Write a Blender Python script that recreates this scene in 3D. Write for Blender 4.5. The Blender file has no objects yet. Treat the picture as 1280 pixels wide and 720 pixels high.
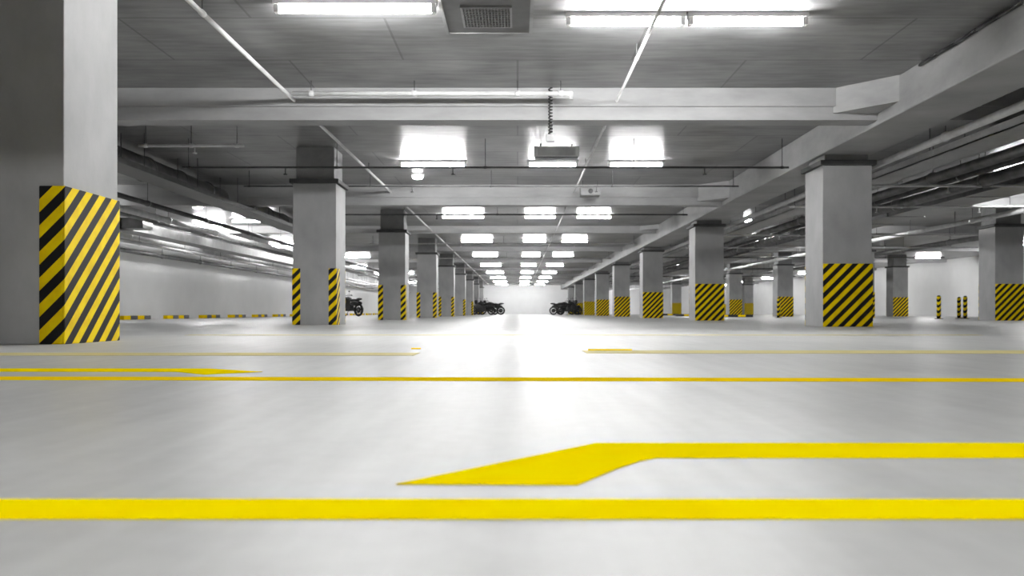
import bpy, bmesh, math, random
from mathutils import Vector, Matrix
random.seed(4)
S=bpy.context.scene
H=0.21      # camera height
CEIL=2.9

# ---------------------------------------------------------------- materials
def base_mat(name,col,rough=0.6,metal=0.0,spec=0.5):
    m=bpy.data.materials.new(name); m.use_nodes=True
    b=m.node_tree.nodes['Principled BSDF']
    b.inputs['Base Color'].default_value=(*col,1); b.inputs['Roughness'].default_value=rough
    b.inputs['Metallic'].default_value=metal; b.inputs['Specular IOR Level'].default_value=spec
    return m,b
def noisy(name,c1,c2,scale=3,rough=0.6,bump=0.05,stretch=(1,1,1),rr=0.1,metal=0.0,detail=8,spec=0.5,fine=None):
    m,b=base_mat(name,c1,rough,metal,spec); nt=m.node_tree; N=nt.nodes; L=nt.links
    tc=N.new('ShaderNodeTexCoord'); mp=N.new('ShaderNodeMapping'); mp.inputs['Scale'].default_value=stretch
    n=N.new('ShaderNodeTexNoise'); n.inputs['Scale'].default_value=scale; n.inputs['Detail'].default_value=detail
    n.inputs['Roughness'].default_value=0.6
    r=N.new('ShaderNodeValToRGB'); r.color_ramp.elements[0].position=.3; r.color_ramp.elements[1].position=.7
    r.color_ramp.elements[0].color=(*c1,1); r.color_ramp.elements[1].color=(*c2,1)
    L.new(tc.outputs['Object'],mp.inputs[0]); L.new(mp.outputs[0],n.inputs['Vector']); L.new(n.outputs['Fac'],r.inputs[0])
    L.new(r.outputs[0],b.inputs['Base Color'])
    mr=N.new('ShaderNodeMapRange'); mr.inputs[3].default_value=rough-rr; mr.inputs[4].default_value=rough+rr
    L.new(n.outputs['Fac'],mr.inputs[0]); L.new(mr.outputs[0],b.inputs['Roughness'])
    if bump:
        n2=N.new('ShaderNodeTexNoise'); n2.inputs['Scale'].default_value=scale*12; n2.inputs['Detail'].default_value=4
        L.new(mp.outputs[0],n2.inputs['Vector'])
        bp=N.new('ShaderNodeBump'); bp.inputs['Strength'].default_value=bump; bp.inputs['Distance'].default_value=.02
        L.new(n2.outputs['Fac'],bp.inputs['Height']); L.new(bp.outputs[0],b.inputs['Normal'])
    return m
def stripe_mat():
    m,b=base_mat('hazard_stripes',(1,.7,0),.5,0,.15); nt=m.node_tree; N=nt.nodes; L=nt.links
    tc=N.new('ShaderNodeTexCoord'); sp=N.new('ShaderNodeSeparateXYZ'); L.new(tc.outputs['Object'],sp.inputs[0])
    a=N.new('ShaderNodeMath'); a.operation='ADD'; L.new(sp.outputs[0],a.inputs[0]); L.new(sp.outputs[1],a.inputs[1])
    s=N.new('ShaderNodeMath'); s.operation='SUBTRACT'; L.new(a.outputs[0],s.inputs[0]); L.new(sp.outputs[2],s.inputs[1])
    d=N.new('ShaderNodeMath'); d.operation='MULTIPLY'; L.new(s.outputs[0],d.inputs[0]); d.inputs[1].default_value=1/.17
    f=N.new('ShaderNodeMath'); f.operation='FRACT'; L.new(d.outputs[0],f.inputs[0])
    g=N.new('ShaderNodeMath'); g.operation='GREATER_THAN'; L.new(f.outputs[0],g.inputs[0]); g.inputs[1].default_value=.5
    n=N.new('ShaderNodeTexNoise'); n.inputs['Scale'].default_value=9; n.inputs['Detail'].default_value=6; L.new(tc.outputs['Object'],n.inputs['Vector'])
    ry=N.new('ShaderNodeValToRGB'); ry.color_ramp.elements[0].position=.3; ry.color_ramp.elements[1].position=.6
    ry.color_ramp.elements[0].color=(.85,.58,.0,1); ry.color_ramp.elements[1].color=(1,.74,.0,1); L.new(n.outputs['Fac'],ry.inputs[0])
    rb=N.new('ShaderNodeValToRGB'); rb.color_ramp.elements[0].color=(.006,.006,.006,1); rb.color_ramp.elements[1].color=(.025,.025,.025,1); L.new(n.outputs['Fac'],rb.inputs[0])
    mx=N.new('ShaderNodeMix'); mx.data_type='RGBA'; L.new(g.outputs[0],mx.inputs[0]); L.new(rb.outputs[0],mx.inputs[6]); L.new(ry.outputs[0],mx.inputs[7])
    L.new(mx.outputs[2],b.inputs['Base Color']); return m
def floor_mat():
    m,b=base_mat('floor_concrete',(.6,.6,.6),.42,0,.38); nt=m.node_tree; N=nt.nodes; L=nt.links
    tc=N.new('ShaderNodeTexCoord')
    n=N.new('ShaderNodeTexNoise'); n.inputs['Scale'].default_value=.9; n.inputs['Detail'].default_value=8; n.inputs['Roughness'].default_value=.5
    L.new(tc.outputs['Object'],n.inputs['Vector'])
    n2=N.new('ShaderNodeTexNoise'); n2.inputs['Scale'].default_value=22; n2.inputs['Detail'].default_value=6; L.new(tc.outputs['Object'],n2.inputs['Vector'])
    mp=N.new('ShaderNodeMapping'); mp.inputs['Scale'].default_value=(7,.6,1); mp.inputs['Rotation'].default_value=(0,0,.03); L.new(tc.outputs['Object'],mp.inputs[0])
    n3=N.new('ShaderNodeTexNoise'); n3.inputs['Scale'].default_value=2.2; n3.inputs['Detail'].default_value=5; L.new(mp.outputs[0],n3.inputs['Vector'])
    a=N.new('ShaderNodeMix'); a.data_type='FLOAT'; a.inputs[0].default_value=.45; L.new(n.outputs['Fac'],a.inputs[2]); L.new(n3.outputs['Fac'],a.inputs[3])
    a2=N.new('ShaderNodeMix'); a2.data_type='FLOAT'; a2.inputs[0].default_value=.2; L.new(a.outputs[0],a2.inputs[2]); L.new(n2.outputs['Fac'],a2.inputs[3])
    r=N.new('ShaderNodeValToRGB'); r.color_ramp.elements[0].position=.36; r.color_ramp.elements[1].position=.60
    r.color_ramp.elements[0].color=(.44,.44,.435,1); r.color_ramp.elements[1].color=(.57,.57,.56,1)
    L.new(a2.outputs[0],r.inputs[0]); L.new(r.outputs[0],b.inputs['Base Color'])
    mr=N.new('ShaderNodeMapRange'); mr.inputs[3].default_value=.32; mr.inputs[4].default_value=.52; L.new(a2.outputs[0],mr.inputs[0]); L.new(mr.outputs[0],b.inputs['Roughness'])
    bp=N.new('ShaderNodeBump'); bp.inputs['Strength'].default_value=.1; bp.inputs['Distance'].default_value=.004
    L.new(n2.outputs['Fac'],bp.inputs['Height']); L.new(bp.outputs[0],b.inputs['Normal'])
    return m
def ceil_mat():
    m,b=base_mat('ceiling_concrete',(.3,.3,.3),.36); nt=m.node_tree; N=nt.nodes; L=nt.links
    tc=N.new('ShaderNodeTexCoord')
    n=N.new('ShaderNodeTexNoise'); n.inputs['Scale'].default_value=1.1; n.inputs['Detail'].default_value=10; L.new(tc.outputs['Object'],n.inputs['Vector'])
    mp=N.new('ShaderNodeMapping'); mp.inputs['Scale'].default_value=(1.5,9,1); L.new(tc.outputs['Object'],mp.inputs[0])
    n3=N.new('ShaderNodeTexNoise'); n3.inputs['Scale'].default_value=1.5; n3.inputs['Detail'].default_value=6; L.new(mp.outputs[0],n3.inputs['Vector'])
    a=N.new('ShaderNodeMix'); a.data_type='FLOAT'; a.inputs[0].default_value=.4; L.new(n.outputs['Fac'],a.inputs[2]); L.new(n3.outputs['Fac'],a.inputs[3])
    r=N.new('ShaderNodeValToRGB'); r.color_ramp.elements[0].position=.36; r.color_ramp.elements[1].position=.64
    r.color_ramp.elements[0].color=(.15,.15,.15,1); r.color_ramp.elements[1].color=(.33,.33,.33,1); L.new(a.outputs[0],r.inputs[0])
    bk=N.new('ShaderNodeTexBrick'); bk.inputs['Scale'].default_value=1; bk.inputs['Brick Width'].default_value=2.44; bk.inputs['Row Height'].default_value=1.22
    bk.inputs['Mortar Size'].default_value=.012; bk.inputs['Color1'].default_value=(1,1,1,1); bk.inputs['Color2'].default_value=(.8,.8,.8,1); bk.inputs['Mortar'].default_value=(.5,.5,.5,1)
    L.new(tc.outputs['Object'],bk.inputs['Vector'])
    mx=N.new('ShaderNodeMix'); mx.data_type='RGBA'; mx.blend_type='MULTIPLY'; mx.inputs[0].default_value=1
    L.new(r.outputs[0],mx.inputs[6]); L.new(bk.outputs[0],mx.inputs[7]); L.new(mx.outputs[2],b.inputs['Base Color'])
    return m
def emis(name,s,c=(1,1,1)):
    m,b=base_mat(name,c,.5); b.inputs['Emission Color'].default_value=(*c,1); b.inputs['Emission Strength'].default_value=s; return m

M_floor=floor_mat(); M_ceil=ceil_mat(); M_str=stripe_mat()
M_col=noisy('column_concrete',(.32,.32,.32),(.48,.48,.48),1.6,.6,.08,(1,1,.6))
M_beam=noisy('beam_concrete',(.28,.28,.28),(.44,.44,.44),1.3,.6,.05,(.6,1,2))
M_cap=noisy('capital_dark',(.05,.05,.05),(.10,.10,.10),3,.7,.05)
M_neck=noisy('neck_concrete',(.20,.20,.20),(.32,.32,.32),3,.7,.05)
M_wall=noisy('wall_white_paint',(.84,.84,.84),(.9,.9,.9),1.0,.6,.03)
M_pipe=noisy('pipe_paint',(.55,.55,.55),(.75,.75,.75),5,.35,0)
M_galv=noisy('galvanised_duct',(.14,.14,.14),(.27,.27,.27),4,.35,.02,metal=.4)
M_dark=noisy('dark_pipe',(.05,.05,.05),(.12,.12,.12),5,.45,0)
M_yel=noisy('yellow_floor_paint',(1.0,.74,.0),(1.0,.81,.0),9,.8,.03,spec=.0)
M_org=noisy('worn_yellow_paint',(1.0,.66,.005),(1.0,.75,.01),9,.8,.03,spec=.0)
M_pale=noisy('faded_yellow_paint',(.66,.59,.30),(.72,.63,.26),6,.7,.02,spec=.1)
M_fix=noisy('fixture_white',(.8,.8,.8),(.85,.85,.85),6,.4,0)
M_tube=emis('fluorescent_tube',220); M_tubeF=emis('fluorescent_tube_aisle',165); M_tube1=emis('fluorescent_tube_entry',150); M_tube2=emis('fluorescent_tube_side',240); M_dome=emis('dome_lens',60)
M_blk=noisy('black_metal',(.01,.01,.01),(.03,.03,.03),8,.35,0)
M_rub=noisy('rubber',(.012,.012,.012),(.03,.03,.03),20,.8,0)
M_grey=noisy('plate_grey',(.085,.085,.085),(.13,.13,.13),8,.5,0)
M_lou=noisy('louvre_grey',(.2,.2,.2),(.26,.26,.26),8,.45,0)

# ---------------------------------------------------------------- mesh builder
class MB:
    def __init__(s,name,origin=(0,0,0)):
        s.n=name; s.bm=bmesh.new(); s.mats=[]; s.o=Vector(origin)
    def mi(s,m):
        if m not in s.mats: s.mats.append(m)
        return s.mats.index(m)
    def _fin(s,verts,m,smooth=False):
        i=s.mi(m); fs=set()
        for v in verts:
            for f in v.link_faces: fs.add(f)
        for f in fs: f.material_index=i; f.smooth=smooth
    def box(s,a,b,m,rot=None):
        a=Vector(a);b=Vector(b);c=(a+b)/2;d=b-a
        M=Matrix.Translation(c)
        if rot: M=M@rot
        M=M@Matrix.Diagonal((abs(d.x),abs(d.y),abs(d.z),1))
        r=bmesh.ops.create_cube(s.bm,size=1,matrix=M); s._fin(r['verts'],m)
    def cyl(s,p,q,r,m,seg=14,r2=None,smooth=True):
        p=Vector(p);q=Vector(q);d=q-p
        M=Matrix.Translation((p+q)/2)@d.to_track_quat('Z','Y').to_matrix().to_4x4()
        k=bmesh.ops.create_cone(s.bm,cap_ends=True,segments=seg,radius1=r,radius2=r if r2 is None else r2,depth=d.length,matrix=M)
        s._fin(k['verts'],m,smooth)
    def sph(s,c,r,m,sc=(1,1,1),rot=None,u=14,v=9):
        M=Matrix.Translation(Vector(c))
        if rot: M=M@rot
        M=M@Matrix.Diagonal((*sc,1))
        k=bmesh.ops.create_uvsphere(s.bm,u_segments=u,v_segments=v,radius=r,matrix=M); s._fin(k['verts'],m,True)
    def path(s,pts,r,m,seg=10):
        for i in range(len(pts)-1): s.cyl(pts[i],pts[i+1],r,m,seg)
        for p in pts[1:-1]: s.sph(p,r*1.15,m,u=10,v=6)
    def torus(s,c,R,r,m,axis='X',n=22,k=8):
        c=Vector(c); g=[]
        for i in range(n):
            a=2*math.pi*i/n; row=[]
            for j in range(k):
                b=2*math.pi*j/k; rr=R+r*math.cos(b)
                row.append(s.bm.verts.new(c+Vector((r*math.sin(b),rr*math.cos(a),rr*math.sin(a)))))
            g.append(row)
        vs=[v for row in g for v in row]
        for i in range(n):
            for j in range(k):
                s.bm.faces.new((g[i][j],g[(i+1)%n][j],g[(i+1)%n][(j+1)%k],g[i][(j+1)%k]))
        s._fin(vs,m,True)
    def prism(s,poly,z0,z1,m):
        lo=[s.bm.verts.new((x,y,z0)) for x,y in poly]; hi=[s.bm.verts.new((x,y,z1)) for x,y in poly]
        n=len(poly); s.bm.faces.new(lo[::-1]); s.bm.faces.new(hi)
        for i in range(n): s.bm.faces.new((lo[i],lo[(i+1)%n],hi[(i+1)%n],hi[i]))
        s._fin(lo+hi,m)
    def done(s,bevel=0,matrix=None):
        bmesh.ops.recalc_face_normals(s.bm,faces=s.bm.faces[:])
        me=bpy.data.meshes.new(s.n); s.bm.to_mesh(me); s.bm.free()
        for m in s.mats: me.materials.append(m)
        o=bpy.data.objects.new(s.n,me); S.collection.objects.link(o); o.location=s.o
        if bevel:
            b=o.modifiers.new('bevel','BEVEL'); b.width=bevel; b.segments=2; b.limit_method='ANGLE'
        return o

XL,XR,YB,YF=-11.4,22.0,-13.0,80.0
# ---------------------------------------------------------------- shell
def slab(name,a,b,m):
    k=MB(name); k.box(a,b,m); return k.done()
slab('floor',(XL-.3,YB-.3,-.2),(XR+.3,YF+.3,0),M_floor)
slab('ceiling',(XL-.3,YB-.3,CEIL),(XR+.3,YF+.3,CEIL+.2),M_ceil)
slab('wall_left',(XL-.25,YB,0),(XL,YF,CEIL),M_wall)
slab('wall_right',(XR,YB,0),(XR+.25,YF,CEIL),M_wall)
slab('wall_far',(XL-.25,YF,0),(XR+.25,YF+.25,CEIL),M_wall)
slab('wall_near',(XL-.25,YB-.25,0),(XR+.25,YB,CEIL),M_wall)

# ---------------------------------------------------------------- columns
W=.70
def column(x,y,kind,top=2.30,cap=True):
    k=MB('concrete_column',(x+W/2,y+W/2,0)); h=W/2
    if cap:
        k.box((-h,-h,0),(h,h,top),M_col)
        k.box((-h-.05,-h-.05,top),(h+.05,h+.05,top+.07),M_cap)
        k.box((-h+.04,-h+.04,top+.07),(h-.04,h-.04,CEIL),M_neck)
    else: k.box((-h,-h,0),(h,h,CEIL),M_col)
    t=.012; z0=.0
    if kind=='L':
        near=y<6
        w=.155 if near else .12
        z1=1.03 if near else .92
        for sx in(-1,1):
            if near: k.box((sx*(h),-h-t,z0),(sx*(h+t),h+t,z1),M_str)
            else:
                k.box((sx*(h),-h-t,z0),(sx*(h+t),-h+.22,z1),M_str)
            for sy in(-1,1):
                k.box((sx*(h-w),sy*h,z0),(sx*(h),sy*(h+t),z1),M_str)
    else:
        for sy in(-1,1): k.box((-h,sy*h,z0),(h,sy*(h+t),.9),M_str)
        k.box((h,-h-t,z0),(h+t,h+t,.9),M_str)
    return k.done(.008)
AL=2.95; AR=4.35
for i in range(10):
    y=5.2+8*i if i==0 else 13.0+8*(i-1)
    if y<77: column(-AL-W,y,'L',cap=i>0)
column(-AL-W,-3,'L',cap=False)
ry=[3.2-8.2]+[11.4+8.2*i for i in range(8)]
for y in ry: column(AR,y,'R')
for y in ry[1:]:
    if y>15: column(11.7,y,'R')
for y in ry[3:]: column(17.6,y+1.5,'R')

# ---------------------------------------------------------------- beams
k=MB('ceiling_beam_long'); k.box((AR-.02,YB,2.46),(AR+W+.02,YF,CEIL),M_beam); k.done(.015)
byl=[(-7,2.38),(1,2.38),(9.6,2.52),(16.9,2.47),(25,2.68),(33,2.72),(41,2.75),(49,2.76),(57,2.78),(65,2.78),(73,2.78)]
for y,z in byl:
    k=MB('ceiling_beam_cross'); s=min(.16,(CEIL-z)*.45)
    k.box((XL,y,z+s),(XR,y+.35,CEIL),M_beam)
    k.box((XL,y+.03,z),(XR,y+.32,z+s),M_beam)
    if y<30: k.prism([(AR-.55,y+.02),(AR+.05,y-.6),(AR+.05,y+.34),(AR-.55,y+.34)],z+.08,CEIL,M_beam)
    k.done()

# ---------------------------------------------------------------- pipes
HT=CEIL-.002
def hang(k,x,y,z,m=M_dark): k.cyl((x,y,z),(x,y,HT),.006,m,6)
def longpipe(name,x,z,r,y0,y1,m,step=4,collar=True,seg=14):
    k=MB(name); k.cyl((x,y0,z),(x,y1,z),r,m,seg)
    y=y0+1
    while y<y1:
        hang(k,x,y,z)
        if collar: k.cyl((x,y-.03,z),(x,y+.03,z),r*1.25,m,seg)
        y+=step
    return k.done()
longpipe('sprinkler_main_pipe',-2.68,2.75,.022,2,79,M_pipe,3.8)
longpipe('electrical_conduit',1.19,2.74,.016,4,79,M_pipe,3)
k=MB('sprinkler_branch_pipe'); k.path([(-2.62,9.3,2.75),(.62,9.3,2.75),(.62,9.3,2.68)],.026,M_pipe,12)
for x in(-2.4,-1.2,0,.5): k.cyl((x-.03,9.3,2.75),(x+.03,9.3,2.75),.036,M_pipe,12); hang(k,x,9.3,2.75)
k.done()
def crosspipe(x0,x1,y,z,r,m,name='sprinkler_branch_pipe',drops=()):
    k=MB(name); k.cyl((x0,y,z),(x1,y,z),r,m,12)
    n=max(2,int((x1-x0)/2))
    for i in range(n+1):
        x=x0+.1+(x1-x0-.2)*i/n; hang(k,x,y,z); k.cyl((x-.025,y,z),(x+.025,y,z),r*1.35,m,12)
    for x in drops:
        k.cyl((x,y,z),(x,y,z-.1),.01,m,8); k.cyl((x,y,z-.1),(x,y,z-.115),.03,m,10)
    return k.done()
crosspipe(-5.2,4.2,12.4,2.45,.016,M_dark,drops=(-3.6,-1,2.9))
crosspipe(-5.4,-3.9,11.4,2.58,.022,M_pipe,drops=(-4.6,))
crosspipe(-5.2,4.2,15.2,2.6,.014,M_dark,drops=(-2,1.5))
for y in(19.8,28.2,36,44,52,60): crosspipe(-5.2,4.2,y,2.62,.018,M_dark if y<25 else M_pipe,drops=(-2,2))
for y in(13,15.6,21.4,25.5,30,38,46,54): crosspipe(5.3,16,y,2.26,.022,M_pipe if y%2 else M_dark,drops=(7,9))
k=MB('ventilation_duct'); k.cyl((-6.3,7,2.62),(-6.3,24,2.62),.2,M_galv,24)
y=7
while y<24.1: k.cyl((-6.3,y-.02,2.62),(-6.3,y+.02,2.62),.22,M_galv,24); hang(k,-6.5,y,2.62); y+=1.3
k.done()
k=MB('ventilation_duct'); k.box((-6.0,7,2.3),(-5.55,24,2.38),M_dark)
for y in range(8,24,2): hang(k,-5.95,y,2.37); hang(k,-5.6,y,2.37)
k.done()
for x,z,r,m in((-8.3,2.38,.07,M_pipe),(-8.6,2.35,.05,M_galv),(-10.7,2.3,.09,M_pipe),(-10.4,2.1,.05,M_pipe),(-11.1,1.95,.06,M_galv),(-7.4,2.38,.05,M_dark)):
    longpipe('service_pipe',x,z,r,6,78,m,3)
k=MB('ventilation_duct'); k.box((-9.6,19,2.2),(-8.9,19.5,2.45),M_galv); k.box((-9.9,19,2.2),(-9.4,40,2.45),M_galv)
for y in(20,25,30,35): hang(k,-9.7,y,2.4)
k.done()
k=MB('cable_tray'); x0=5.75
k.box((x0,2,2.36),(x0+.03,78,2.46),M_pipe); k.box((x0+.5,2,2.36),(x0+.53,78,2.46),M_pipe); k.box((x0,2,2.36),(x0+.53,78,2.37),M_galv)
for i in range(18): hang(k,x0+.02,3+i*4.1,2.4); hang(k,x0+.51,3+i*4.1,2.4)
for j in range(4): k.cyl((x0+.1+.1*j,2,2.40),(x0+.1+.1*j,78,2.40),.022,M_dark,8)
k.done()
for x,z,r,m in((5.35,2.40,.05,M_pipe),(6.75,2.38,.08,M_galv),(7.2,2.40,.05,M_dark),(7.6,2.35,.1,M_galv),(10.8,2.38,.06,M_pipe),(13.5,2.38,.08,M_galv)):
    longpipe('service_pipe',x,z,r,3,78,m,3)
k=MB('ventilation_duct'); k.box((8.1,10,2.30),(8.9,78,2.46),M_galv)
for i in range(45): k.box((8.08,10+i*1.5,2.29),(8.92,10.04+i*1.5,2.465),M_galv)
for i in range(12): hang(k,8.15,11+i*5.5,2.46); hang(k,8.85,11+i*5.5,2.46)
k.done()
k=MB('black_cable')
pts=[(AR-.05,4+.35*i,2.86-.012*abs(math.sin(i*1.3))) for i in range(14)]
k.path(pts,.018,M_blk,8); k.done()

# ---------------------------------------------------------------- lamps
def tube(x,y,L,m=M_tube,z=CEIL-.085):
    k=MB('fluorescent_lamp')
    k.box((x-L/2-.03,y-.04,z+.04),(x+L/2+.03,y+.04,CEIL-.001),M_fix)
    for sx in(-1,1): k.box((x+sx*L/2-.02,y-.03,z-.025),(x+sx*L/2+.02,y+.03,z+.04),M_fix)
    k.cyl((x-L/2+.02,y,z),(x+L/2-.02,y,z),.03,m,6)
    return k.done()
rows=[-8,-.5,7.2,14.2,22,29.5,37,45,53,61,68.5,76]
for i,y in enumerate(rows):
    m=M_tube1 if i<2 else (M_tube if i<3 or i>9 else M_tubeF)
    if i==2:
        tube(-1.4,6.9,1.35); tube(.97,7.2,1.02); tube(2.07,7.2,1.02)
    else:
        tube(-1.5,y,1.15,m); tube(.62,y,.85,m); tube(2.1,y,.95,m)
    if i%2==0: tube(-7.6,y+1,1.2,M_tube2)
    if i>=3 and i<11: tube(-9.4,y+2.4,1.0,M_tube2)  # extra tubes added to brighten the left wall, mostly hidden by beams
    if i!=2: tube(9.7,y+1.2,1.1,M_tube2)
    if i>2: tube(19.6,y+1.2,1.2,M_tube2)
def dome(x,y,r=.14):
    k=MB('ceiling_dome_light'); k.cyl((x,y,HT),(x,y,CEIL-.04),r,M_fix,24); k.sph((x,y,CEIL-.05),r*.85,M_dome,(1,1,.5),u=10,v=6); k.done()
dome(-1.95,15.6,.13); dome(-8.0,20,.15); dome(6.6,23,.14)

# ---------------------------------------------------------------- ceiling vent grille
k=MB('ceiling_vent_grille')
k.box((-.66,6.3,CEIL-.035),(.12,7.62,CEIL-.001),M_grey)
for a,b in(((-.68,7.6,CEIL-.045),(.14,7.64,CEIL-.001)),((-.68,6.3,CEIL-.045),(-.65,7.62,CEIL-.001)),((.11,6.3,CEIL-.045),(.14,7.62,CEIL-.001))): k.box(a,b,M_lou)
x0,x1,y0,y1=-.48,-.07,6.96,7.42
k.box((x0-.02,y0-.02,CEIL-.05),(x1+.02,y0,CEIL-.035),M_lou); k.box((x0-.02,y1,CEIL-.05),(x1+.02,y1+.02,CEIL-.035),M_lou)
k.box((x0-.02,y0,CEIL-.05),(x0,y1,CEIL-.035),M_lou); k.box((x1,y0,CEIL-.05),(x1+.02,y1,CEIL-.035),M_lou)
k.box((x0,y0,CEIL-.039),(x1,y1,CEIL-.035),M_blk)
for i in range(14): k.box((x0+.016+i*.0285,y0,CEIL-.05),(x0+.024+i*.0285,y1,CEIL-.039),M_lou)
for i in range(8): k.box((x0,y0+.03+i*.055,CEIL-.05),(x1,y0+.038+i*.055,CEIL-.039),M_lou)
k.done()
k=MB('hanging_emergency_light'); x=.62;y=12.8
k.box((x-.36,y-.1,2.68),(x+.36,y+.1,2.84),M_fix); k.box((x-.34,y-.08,2.66),(x+.34,y+.08,2.68),M_lou)
k.box((x-.30,y-.105,2.70),(x+.30,y-.10,2.82),M_pipe)
for sx in(-.25,.25): k.cyl((x+sx,y,2.84),(x+sx,y,HT),.01,M_dark,8)
k.done()
k=MB('coiled_cable')
pts=[]
for i in range(90):
    t=i/89; pts.append((.39+.02*math.sin(i*1.1),9.5+.02*math.cos(i*1.1),2.88-t*.58))
k.path(pts,.008,M_blk,5); k.box((.34,9.46,2.23),(.44,9.54,2.31),M_galv); k.done()
k=MB('loudspeaker_box'); k.box((1.28,16.2,2.58),(1.68,16.5,2.74),M_lou); k.cyl((1.48,16.19,2.66),(1.48,16.2,2.66),.05,M_blk); hang(k,1.33,16.35,2.7); hang(k,1.63,16.35,2.7)
k.done(.006)

# ---------------------------------------------------------------- floor paint
def paint(name,polys,m,z=.0015):
    k=MB(name)
    for p in polys: k.prism(p,0.0002,z,m)
    return k.done()
def P(px,py):                         # metric layout of the paint, measured on the floor
    d=H*1000/(py-390); return ((px-647)*d/1000,d)
paint('yellow_floor_line',[[(-3,.808),(3,.808),(3,.894),(-3,.894)]],M_yel)
paint('yellow_floor_arrow',[[P(495,606),P(722,607),P(770,587),P(800,577),P(822,573),(3.5,1.148),(3.5,1.281),P(745,554.5)]],M_yel)
paint('yellow_floor_line',[[(-3.5,2.50),(3.5,2.36),(3.5,2.48),(-3.5,2.63)]],M_org)
paint('yellow_floor_arrow',[[(-5,2.86),P(220,465),P(255,468.5),P(328,465),P(262,461),(-5,2.98)]],M_yel)
paint('faded_floor_line',[[(-6,3.85),(-.5,3.85),(-.5,4.1),(-6,4.1)],[(.35,4.05),(6,4.0),(6,4.35),(.35,4.35)]],M_pale)
paint('worn_floor_mark',[[P(735,438.5),P(790,438.5),P(790,436.5),P(735,436.5)],[P(514,436.5),P(526,436.5),P(526,435),P(514,435)]],M_org)
paint('faded_floor_line',[[(-3,7.2),(4.2,7.2),(4.2,7.35),(-3,7.35)]],M_pale)

# ---------------------------------------------------------------- wheel stops, bollards
y=17
while y<76:
    k=MB('wheel_stop',(-10.7,y,0))
    for i in range(4):
        a=-.8+.4*i; k.box((-.07,a,0),(.07,a+.4,.11),M_org if i%2==0 else M_blk)
    k.done(.01); y+=2.7
def bollard(x,y,m=M_str):
    k=MB('bollard',(x,y,0)); k.cyl((0,0,0),(0,0,.015),.12,M_blk,20); k.cyl((0,0,.015),(0,0,.68),.06,m,20); k.cyl((0,0,.68),(0,0,.72),.06,M_blk,20,r2=.03); k.done()
for x,y in((12.9,24.5),(14.1,25.2),(14.9,27),(9.3,28.5)): bollard(x,y)
for yy in(32,38.5,47):
    k=MB('wheel_stop',(8.5,yy,0)); k.box((-.9,-.07,0),(.9,.07,.11),M_blk); k.box((-.5,-.072,.02),(-.1,-.07,.1),M_org); k.box((.3,-.072,.02),(.6,-.07,.1),M_org); k.done()
k=MB('drain_downpipe'); k.cyl((15.1,25.5,0),(15.1,25.5,HT),.07,M_dark,16)
for z in(.4,1.4,2.4): k.cyl((15.1,25.5,z-.04),(15.1,25.5,z+.04),.085,M_dark,16)
o=k.done(); o.location.y=-1.0

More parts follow.
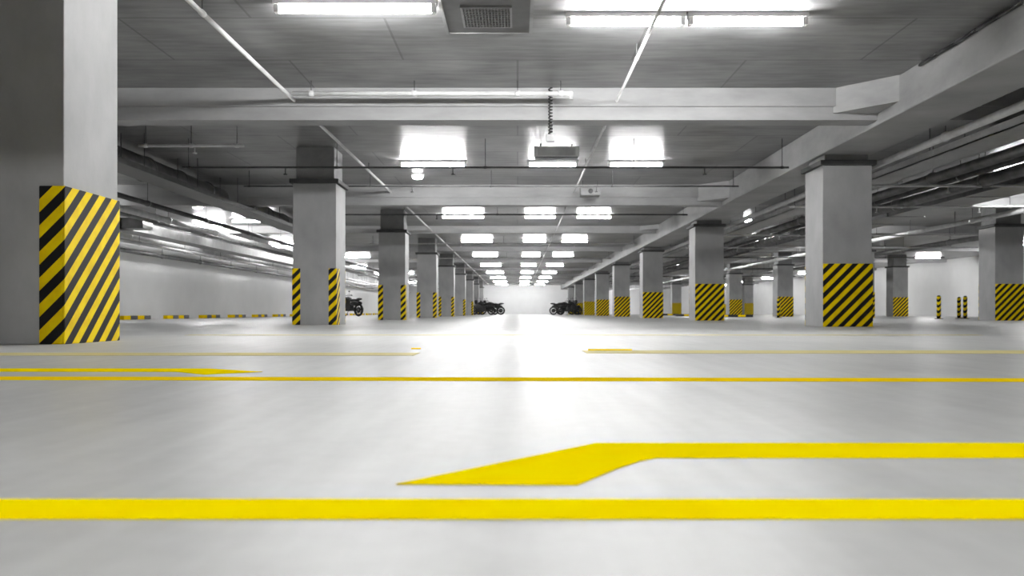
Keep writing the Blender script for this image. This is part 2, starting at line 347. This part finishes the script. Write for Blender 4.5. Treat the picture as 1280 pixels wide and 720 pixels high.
# ---------------------------------------------------------------- motorcycles
def moto(x,y,ang):
    k=MB('motorcycle')
    for yy in(-.68,.68):
        k.torus((0,yy,.31),.255,.055,M_rub); k.cyl((-.05,yy,.31),(.05,yy,.31),.05,M_galv,12)
        k.cyl((-.01,yy,.31),(.01,yy,.31),.15,M_blk,18)
        for a in range(8):
            c=a*math.pi/4; k.cyl((0,yy,.31),(0,yy+.23*math.cos(c),.31+.23*math.sin(c)),.012,M_blk,5)
    for sx in(-1,1):
        k.cyl((sx*.08,.68,.31),(sx*.08,.42,.92),.028,M_blk,10)
        k.cyl((sx*.08,-.68,.31),(sx*.07,-.15,.36),.03,M_blk,8)
        k.cyl((sx*.09,-.62,.34),(sx*.09,-.45,.70),.025,M_blk,8)
        k.cyl((0,.40,.98),(sx*.33,.30,1.02),.014,M_blk,8); k.cyl((sx*.33,.30,1.02),(sx*.40,.24,1.01),.02,M_rub,8)
        k.cyl((sx*.27,.33,1.02),(sx*.3,.36,1.16),.006,M_blk,6); k.sph((sx*.3,.36,1.2),.055,M_blk,(1,.3,.7))
        k.sph((sx*.1,.28,.55),.24,M_blk,(.3,1.1,.95)); k.sph((sx*.11,-.5,.62),.2,M_blk,(.4,1.5,.55))
    k.sph((0,.12,.80),.24,M_blk,(.62,1.15,.62)); k.sph((0,-.35,.76),.2,M_rub,(.75,1.9,.35)); k.sph((0,-.72,.82),.12,M_blk,(.7,1.6,.5))
    k.box((-.13,-.2,.25),(.13,.25,.68),M_blk); k.cyl((0,.02,.5),(0,.2,.75),.1,M_blk,12)
    k.sph((0,.68,.62),.2,M_blk,(.35,1.1,.3)); k.sph((0,.50,.92),.15,M_blk,(1,.8,1.1)); k.cyl((0,.60,.88),(0,.625,.88),.07,M_fix,16)
    k.path([(.15,.1,.35),(.16,-.2,.28),(.16,-.8,.36)],.045,M_blk,10)
    k.cyl((-.1,-.1,.3),(-.24,-.02,.0),.012,M_blk,6)
    o=k.done(); o.location=(x,y,0); o.rotation_euler=(0,0,ang)
moto(-8.0,38,.9)
moto(-2.5,57,1.2); moto(-1.9,58.3,1.5); moto(-2.3,60,1.1); moto(3.7,57,-1.2); moto(3.3,58.6,-1.5); moto(3.8,60.2,-1.2)

# ---------------------------------------------------------------- world, camera
w=bpy.data.worlds.new('World'); S.world=w; w.use_nodes=True
w.node_tree.nodes['Background'].inputs[0].default_value=(.8,.8,.8,1); w.node_tree.nodes['Background'].inputs[1].default_value=.4
cam=bpy.data.cameras.new('Camera'); co=bpy.data.objects.new('Camera',cam); S.collection.objects.link(co); S.camera=co
co.location=(0,0,H); co.rotation_euler=(math.radians(90),0,0)
cam.sensor_width=36; cam.lens=36*1000/1280
cam.shift_y=30/1280; cam.shift_x=-7/1280; cam.clip_start=.02; cam.clip_end=300
cam.dof.use_dof=True; cam.dof.focus_distance=4.5; cam.dof.aperture_fstop=5.0
S.view_settings.view_transform='Standard'; S.view_settings.look='None'; S.view_settings.exposure=0.12
